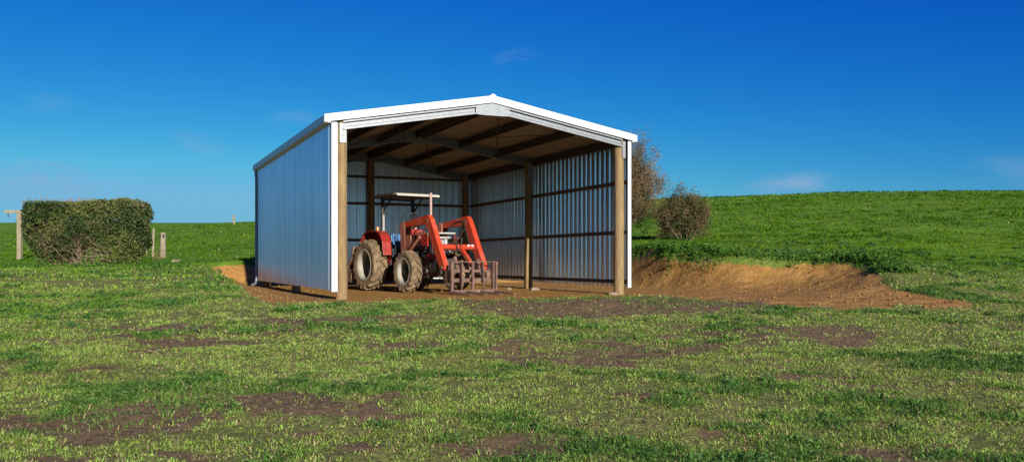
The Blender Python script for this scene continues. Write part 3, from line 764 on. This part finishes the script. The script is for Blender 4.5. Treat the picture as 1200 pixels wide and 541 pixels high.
# ------------------------------------------------------------------ things in and around the shed
x,y=to_world(ur-.20,D/2-.33)
st=MB(); st.tube([(0,0,-.02),(.01,.02,.7),(.03,.06,1.50)],[.045,.045,.04],10)
o=st.build('timber_stake',M['pole'],None,smooth=True); o.location=(x,y,hz(x,y)); tag(o,'pale short timber stake leaning on the dark middle pole of the right wall','stake')
def stone(px,py,s,lab,seed):
    rr=random.Random(seed); mb=MB(); n=9; 
    ringb=[(math.cos(2*math.pi*k/n)*s[0]*rr.uniform(.75,1.1),math.sin(2*math.pi*k/n)*s[1]*rr.uniform(.75,1.1)) for k in range(n)]
    vs=[(a*1.0,b*1.0,-.02) for a,b in ringb]+[(a*.95,b*.95,s[2]*rr.uniform(.5,.8)) for a,b in ringb]+[(a*.6,b*.6,s[2]*rr.uniform(.9,1.1)) for a,b in ringb]+[(0,0,s[2])]
    fs=[]
    for L in (0,1):
        for k in range(n):
            k2=(k+1)%n; fs.append((L*n+k,L*n+k2,(L+1)*n+k2,(L+1)*n+k))
    for k in range(n): fs.append((2*n+k,2*n+(k+1)%n,3*n))
    fs.append(tuple(range(n-1,-1,-1)))
    mb.add(vs,fs); o=mb.build('stone',M['stone'],None); x,y=to_world(px,py); o.location=(x,y,hz(x,y)); o.rotation_euler=(0,0,seed); tag(o,lab,'stone',group='pale stones on the shed floor')
stone(W-.75,3.9,(.26,.12,.07),'largest flat pale stone lying on the shed floor beside the right wall',1)
stone(W-1.35,4.4,(.13,.09,.06),'small pale stone on the shed floor left of the flat one',2)
stone(W-.55,-.1,(.13,.08,.06),'pale stone half buried at the foot of the front right pole',3)

# ------------------------------------------------------------------ shrubs
def branchset(mb,p,d,L,r,depth,rr,ends,spread=.55,seg=4,up=.12,kids=(2,3),wind=(0,0,0)):
    pts=[Vector(p)]; rs=[r]; dd=Vector(d).normalized()
    for i in range(seg):
        dd=(dd+Vector((rr.gauss(0,.16),rr.gauss(0,.16),rr.gauss(0,.12)+up*.3))+Vector(wind)*.12).normalized()
        pts.append(pts[-1]+dd*L/seg); rs.append(r*(1-.55*(i+1)/seg))
    mb.tube(pts,rs,5 if r>.012 else 3,False)
    if depth==0: ends.append((pts[-1],pts[-2])); return
    for k in range(rr.randint(*kids)+1):
        j=rr.randint(1,seg); q=pts[j]
        nd=(dd+Vector((rr.gauss(0,spread),rr.gauss(0,spread),rr.gauss(0,spread)+up))+Vector(wind)*.3).normalized()
        branchset(mb,q,nd,L*rr.uniform(.55,.85),rs[j]*.7,depth-1,rr,ends,spread,seg,up,kids,wind)
    ends.append((pts[-1],pts[-2]))

# clipped hedge on the left
HX,HY=-15.52,32.2; hw,hd,hh=2.10,1.15,2.42
HZ=hz(HX,HY)-.08
hed=empty('hedge',(HX,HY,HZ)); tag(hed,'square clipped dark green hedge with bare brown twigs low down','hedge')
def hshape(p):      # p local in metres -> inside?
    x,y,z=p[:,0],p[:,1],p[:,2]
    nz=fbm(x*1.3+9,z*1.5+y*1.2+4,3)-.5
    wx=hw*(1-.22*(1-sst(.0,1.1,z)))*(1-.04*sst(2.0,2.5,z)); wy=hd*(1-.3*(1-sst(0,1.0,z)))
    q=(np.abs(x)/wx)**7+(np.abs(y)/wy)**4
    top=hh*(.97+.06*(fbm(x*.9+3,y*.9,2)-.5)+.03*np.sin(x*1.1))
    q2=np.maximum(q,(z/top)**11)
    return q2*(1-nz*1.5)
n=420000; p=np.stack([(RNG.random(n)*2-1)*hw*1.12,(RNG.random(n)*2-1)*hd*1.15,.12+RNG.random(n)*(hh*1.06)],-1)
q=hshape(p); x,y,z=p.T
dens=fbm(x*2.6+1,z*2.6+y*2.1+7,3)
bare=np.exp(-((x-.05)/.7)**2-((z-.60)/.50)**2)+.6*np.exp(-((x-1.1)/.45)**2-((z-.6)/.4)**2)
pr=(q<1.0)*(q>.22)*(.10+.90*sst(.27,.46,dens))*(1-.93*np.clip(bare*1.15,0,1))*sst(.10,.75,z+ (dens-.5))
kp=RNG.random(n)<pr*.50
c=p[kp]; m=len(c); dn=dens[kp]
c=c.copy()
col=lerp((.125,.150,.042),(.038,.066,.021),sst(.42,.62,fbm(c[:,0]*1.6,c[:,2]*1.9+c[:,1],3)+RNG.normal(0,.1,m)))
col*=(.65+.7*RNG.random(m))[:,None]
br=RNG.random(m)<.11; col[br]=np.array([.17,.14,.07])*(.7+.5*RNG.random(br.sum()))[:,None]
v,f,cc=leaves(c,.024+.020*RNG.random(m),col)
np_mesh('foliage',v,f,4,M['leaf'],parent=hed,col=cc)
rr=random.Random(3); mb=MB(); ends=[]
for k in range(26):
    bx=rr.choice([rr.gauss(-.05,.28),rr.gauss(.85,.22),rr.gauss(-.75,.3)]); by=rr.uniform(-.35,.35)
    branchset(mb,(bx,by,-.05),(rr.gauss(bx*.30,.42),rr.gauss(-.15,.4),1),rr.uniform(.9,1.25),rr.uniform(.022,.045),3,rr,ends,spread=.6,seg=4,up=.12,kids=(2,3))
keepmb=MB(); keepmb.v=[(min(max(a,-hw*1.02),hw*1.02),min(max(b,-hd*1.05),hd*1.05),min(c_,hh*1.03+.10*math.sin(a*37+b*11))) for a,b,c_ in mb.v]; keepmb.f=mb.f
for k in range(330):   # clipped shoots sticking out of the top
    a=rr.uniform(-hw*.97,hw*.97); b=rr.uniform(-hd*.8,hd*.8); z0=hh-.2; L=rr.uniform(.04,.22) if rr.random()<.88 else rr.uniform(.2,.36)
    keepmb.tube([(a,b,z0),(a+rr.gauss(0,.04),b,z0+.12+L*.5),(a+rr.gauss(0,.07),b,z0+.1+L)],[.009,.008,.005],3,False)
keepmb.build('branches',M['bark'],hed)

def dryshrub(name,x,y,h,w,seed,label,wind,nst,leafy,depth=4,cat='shrub'):
    z=hz(x,y)-.06; root=empty(name,(x,y,z)); tag(root,label,cat)
    rr=random.Random(seed); mb=MB(); ends=[]
    for k in range(nst):
        a=rr.uniform(0,2*math.pi); s=rr.uniform(.15,1)
        branchset(mb,(math.cos(a)*.18*w*s,math.sin(a)*.18*w*s,0),(math.cos(a)*s*w/h*1.25,math.sin(a)*s*w/h*1.25,1.0),h*.40,.012*h,depth,rr,ends,spread=.5,seg=4,up=.10,kids=(2,3),wind=wind)
    V=np.array([tuple(q) for q in mb.v]); zmax=np.percentile(V[:,2],99.7); sz=h/zmax
    xm=np.percentile(np.abs(V[:,0]),97.); sx=(w/2)/xm*1.0
    V=V*np.array([sx,sx,sz]); V[:,2]=np.maximum(V[:,2],-.02)
    mb.v=[tuple(q) for q in V]; mb.build('branches',M['drybark'],root)
    E=np.array([tuple(e[0]) for e in ends])*np.array([sx,sx,sz]); 
    reps=leafy; c=np.repeat(E,reps,axis=0)+RNG.normal(0,.09,(len(E)*reps,3)); c=c[c[:,2]>.12]
    col=lerp((.21,.14,.07),(.12,.10,.045),sst(.35,.65,fbm(c[:,0]*2+seed,c[:,2]*2+c[:,1],3)+RNG.normal(0,.12,len(c))))
    col*=(.6+.75*RNG.random(len(c)))[:,None]
    if depth==3:
        q=RNG.normal(size=(14000,3)); q/=np.linalg.norm(q,axis=1)[:,None]; q*=(RNG.random((14000,1))**.45)*(.62+.75*fbm(q[:,0]*1.8+9,q[:,2]*1.8+q[:,1]*1.5,2))[:,None]
        q=q*np.array([[w*.5,w*.5,h*.5]])+np.array([[0,0,h*.48]]); k_=(fbm(q[:,0]*3+2,q[:,2]*3+q[:,1]*2,3)>.42)&(q[:,2]>.08); q=q[k_]
        c=np.concatenate([c,q]); c2=lerp((.110,.115,.042),(.050,.072,.024),RNG.random(len(q)))*(.6+.7*RNG.random(len(q)))[:,None]; col=np.concatenate([col*.8,c2])
    v,f,cc=leaves(c,.012+.012*RNG.random(len(c)),col,3.0); np_mesh('foliage',v,f,4,M['leaf'],parent=root,col=cc)
    return root
dryshrub('tree',4.05,34.5,3.95,2.9,11,'tall wind-bent brown twiggy tree half hidden behind the right wall of the shed',(.8,0,.2),18,11,4,'tree')
dryshrub('shrub',6.34,32.3,1.85,1.68,12,'low rounded brown twiggy shrub standing alone on top of the clay bank',(0,0,0),18,16,3)

# ------------------------------------------------------------------ poles and posts on the left
def at(px,Y): return ((px-600)/F*Y, Y)
x,y=at(23,54); z=hz(x,y)
up=empty('utility_pole',(x,y,z)); tag(up,'short timber pole with a one-sided crossarm left of the hedge','pole')
mb=MB(); mb.box((-.13,-.12,-.3),(.13,.12,3.05)); mb.build('post',M['fence'],up,bevel=.02)
mb=MB(); mb.box((-.85,-.16,2.88),(.35,-.122,3.05)); mb.build('crossarm',M['fence'],up)
mb=MB(); mb.tube([(-.62,-.15,2.88),(-.62,-.15,2.70),(-.58,-.15,2.62)],.03,6); mb.build('insulator',M['rubber'],up)
x,y=at(274,120); z=hz(x,y)
fp=empty('hill_post',(x,y,z)); tag(fp,'thin weathered post standing alone on the far green brow left of the shed','post')
mb=MB(); mb.tube([(0,0,-.3),(.02,0,1.2),(-.02,0,2.5)],[.17,.15,.13],8); mb.build('post',M['fence'],fp)
for zz in (.9,1.35,1.8): MB().box((-.20,-.19,zz),(.20,-.16,zz+.07)).build('batten',M['fence'],fp)
def fpost(px,Y,h,w,label,ins,lean=0):
    x,y=at(px,Y); z=hz(x,y); o=empty('fence_post',(x,y,z)); tag(o,label,'fence post','fence posts right of the hedge')
    mb=MB(); mb.tube([(0,0,-.3),(lean*.5,0,h*.5),(lean,0,h)],[w/2*1.05,w/2,w/2*.95],12); mb.build('post',M['fence'],o,smooth=True)
    if ins:
        for dx in (-.09,.09):
            mb=MB(); mb.box((dx-.03,-w/2-.06,h-.26),(dx+.03,-w/2+.02,h-.10)); mb.build('insulator',M['rubber'],o)
    return o
fpost(191,47,1.32,.30,'thickest fence post right of the hedge with two black insulators',True)
fpost(179,48,1.55,.13,'tallest thin fence post just left of the thick one',False,.05)
fpost(171.5,52,.95,.11,'short thin fence post nearest the hedge edge',False)
fpost(165.5,58,.75,.13,'shortest pale fence post half hidden by the hedge',False)
x,y=at(206.5,42); o=MB().tube([(-.18,0,.05),(.2,.05,.07)],.11,10).build('timber_offcut',M['fence'],None,smooth=True); o.location=(x,y,hz(x,y)); tag(o,'short timber offcut lying in the grass right of the fence posts','offcut')
def smallshrub(px,Y,h,w,label,seed):
    x,y=at(px,Y); return dryshrub('shrub',x,y,h,w,seed,label,(0,0,0),6,2,2)
smallshrub(184,44.5,.75,.7,'tiny brown scrubby bush at the foot of the fence posts',5)

# ------------------------------------------------------------------ sun, sky, camera
SUN_EL=R(18); al=R(.1)
sdx=-UY*math.cos(al)-UX*math.sin(al); sdy=UX*math.cos(al)-UY*math.sin(al)     # direction shadows fall
todir=Vector((-sdx*math.cos(SUN_EL),-sdy*math.cos(SUN_EL),math.sin(SUN_EL)))
sl=bpy.data.lights.new('sun','SUN'); sl.energy=5.0; sl.angle=R(.55); sl.color=(1,.93,.82)
so=bpy.data.objects.new('sun',sl); COL.objects.link(so); so.rotation_euler=todir.to_track_quat('Z','Y').to_euler(); so.location=(10,-20,30)
w=bpy.data.worlds.new('World'); scene.world=w; w.use_nodes=True; nt=w.node_tree
bg=nt.nodes['Background']; sky=N(nt,'ShaderNodeTexSky',sky_type='NISHITA'); sky.sun_disc=False
sky.sun_elevation=SUN_EL; sky.sun_rotation=math.atan2(todir.x,todir.y); sky.altitude=0; sky.air_density=1.0; sky.dust_density=.25; sky.ozone_density=2.5
# photographic grade of the sky colour, the same in every direction and for every ray
sp=N(nt,'ShaderNodeSeparateColor'); nt.links.new(sky.outputs[0],sp.inputs[0]); cb=N(nt,'ShaderNodeCombineColor')
for ch,(g,k) in enumerate(((3.2,.80),(1.68,.72),(.62,.74))):
    a=N(nt,'ShaderNodeMath',operation='MULTIPLY'); a.inputs[1].default_value=.1; nt.links.new(sp.outputs[ch],a.inputs[0])
    b_=N(nt,'ShaderNodeMath',operation='POWER'); b_.inputs[1].default_value=g; nt.links.new(a.outputs[0],b_.inputs[0])
    c_=N(nt,'ShaderNodeMath',operation='MULTIPLY'); c_.inputs[1].default_value=k*7.07; nt.links.new(b_.outputs[0],c_.inputs[0]); d_=N(nt,'ShaderNodeMath',operation='MINIMUM'); d_.inputs[1].default_value=(1.1,3.0,5.0)[ch]; nt.links.new(c_.outputs[0],d_.inputs[0]); nt.links.new(d_.outputs[0],cb.inputs[ch])
# faint wisps of cloud
tc=N(nt,'ShaderNodeTexCoord'); mp=N(nt,'ShaderNodeMapping'); mp.inputs['Scale'].default_value=(4,4,11); nt.links.new(tc.outputs['Generated'],mp.inputs[0])
nz=ramp(nt,noise(nt,2.2,6,.62,mp.outputs[0],.4),.42,.72)
tot=None
for px,py,r,amt in ((617,72,.030,.30),(600,78,.02,.2),(935,215,.034,.55),(890,220,.02,.3),(225,175,.045,.30),(55,212,.06,.40),(60,125,.03,.2),(345,140,.025,.25),(40,195,.04,.25),(1190,205,.05,.25)):
    d=Vector(((px-600)/F,1,-(py-306)/F)).normalized()
    sub=N(nt,'ShaderNodeVectorMath',operation='SUBTRACT'); nt.links.new(tc.outputs['Generated'],sub.inputs[0]); sub.inputs[1].default_value=d
    ml=N(nt,'ShaderNodeVectorMath',operation='MULTIPLY'); nt.links.new(sub.outputs[0],ml.inputs[0]); ml.inputs[1].default_value=(1,1,2.6)
    ln=N(nt,'ShaderNodeVectorMath',operation='LENGTH'); nt.links.new(ml.outputs[0],ln.inputs[0])
    mr=N(nt,'ShaderNodeMapRange',interpolation_type='SMOOTHSTEP'); mr.inputs[1].default_value=0; mr.inputs[2].default_value=r*1.5; mr.inputs[3].default_value=min(1,amt*1.9); mr.inputs[4].default_value=0
    nt.links.new(ln.outputs['Value'],mr.inputs[0])
    if tot is None: tot=mr.outputs[0]
    else:
        ad=N(nt,'ShaderNodeMath',operation='ADD'); nt.links.new(tot,ad.inputs[0]); nt.links.new(mr.outputs[0],ad.inputs[1]); tot=ad.outputs[0]
mu=N(nt,'ShaderNodeMath',operation='MULTIPLY'); nt.links.new(tot,mu.inputs[0]); nt.links.new(nz,mu.inputs[1])
skc=mixcol(nt,mu.outputs[0],cb.outputs[0],(1.5,2.6,4.1))
nt.links.new(skc,bg.inputs[0]); bg.inputs[1].default_value=.10

cam=bpy.data.cameras.new('camera'); co=bpy.data.objects.new('camera',cam); COL.objects.link(co)
co.location=(0,0,EYE); co.rotation_euler=(R(90),0,0)
cam.sensor_width=36; cam.lens=F/1200*36; cam.shift_y=35.5/1200; cam.clip_end=6000; cam.clip_start=.1
scene.camera=co
vs=scene.view_settings; vs.view_transform='Standard'; vs.look='None'; vs.gamma=1; vs.exposure=.65
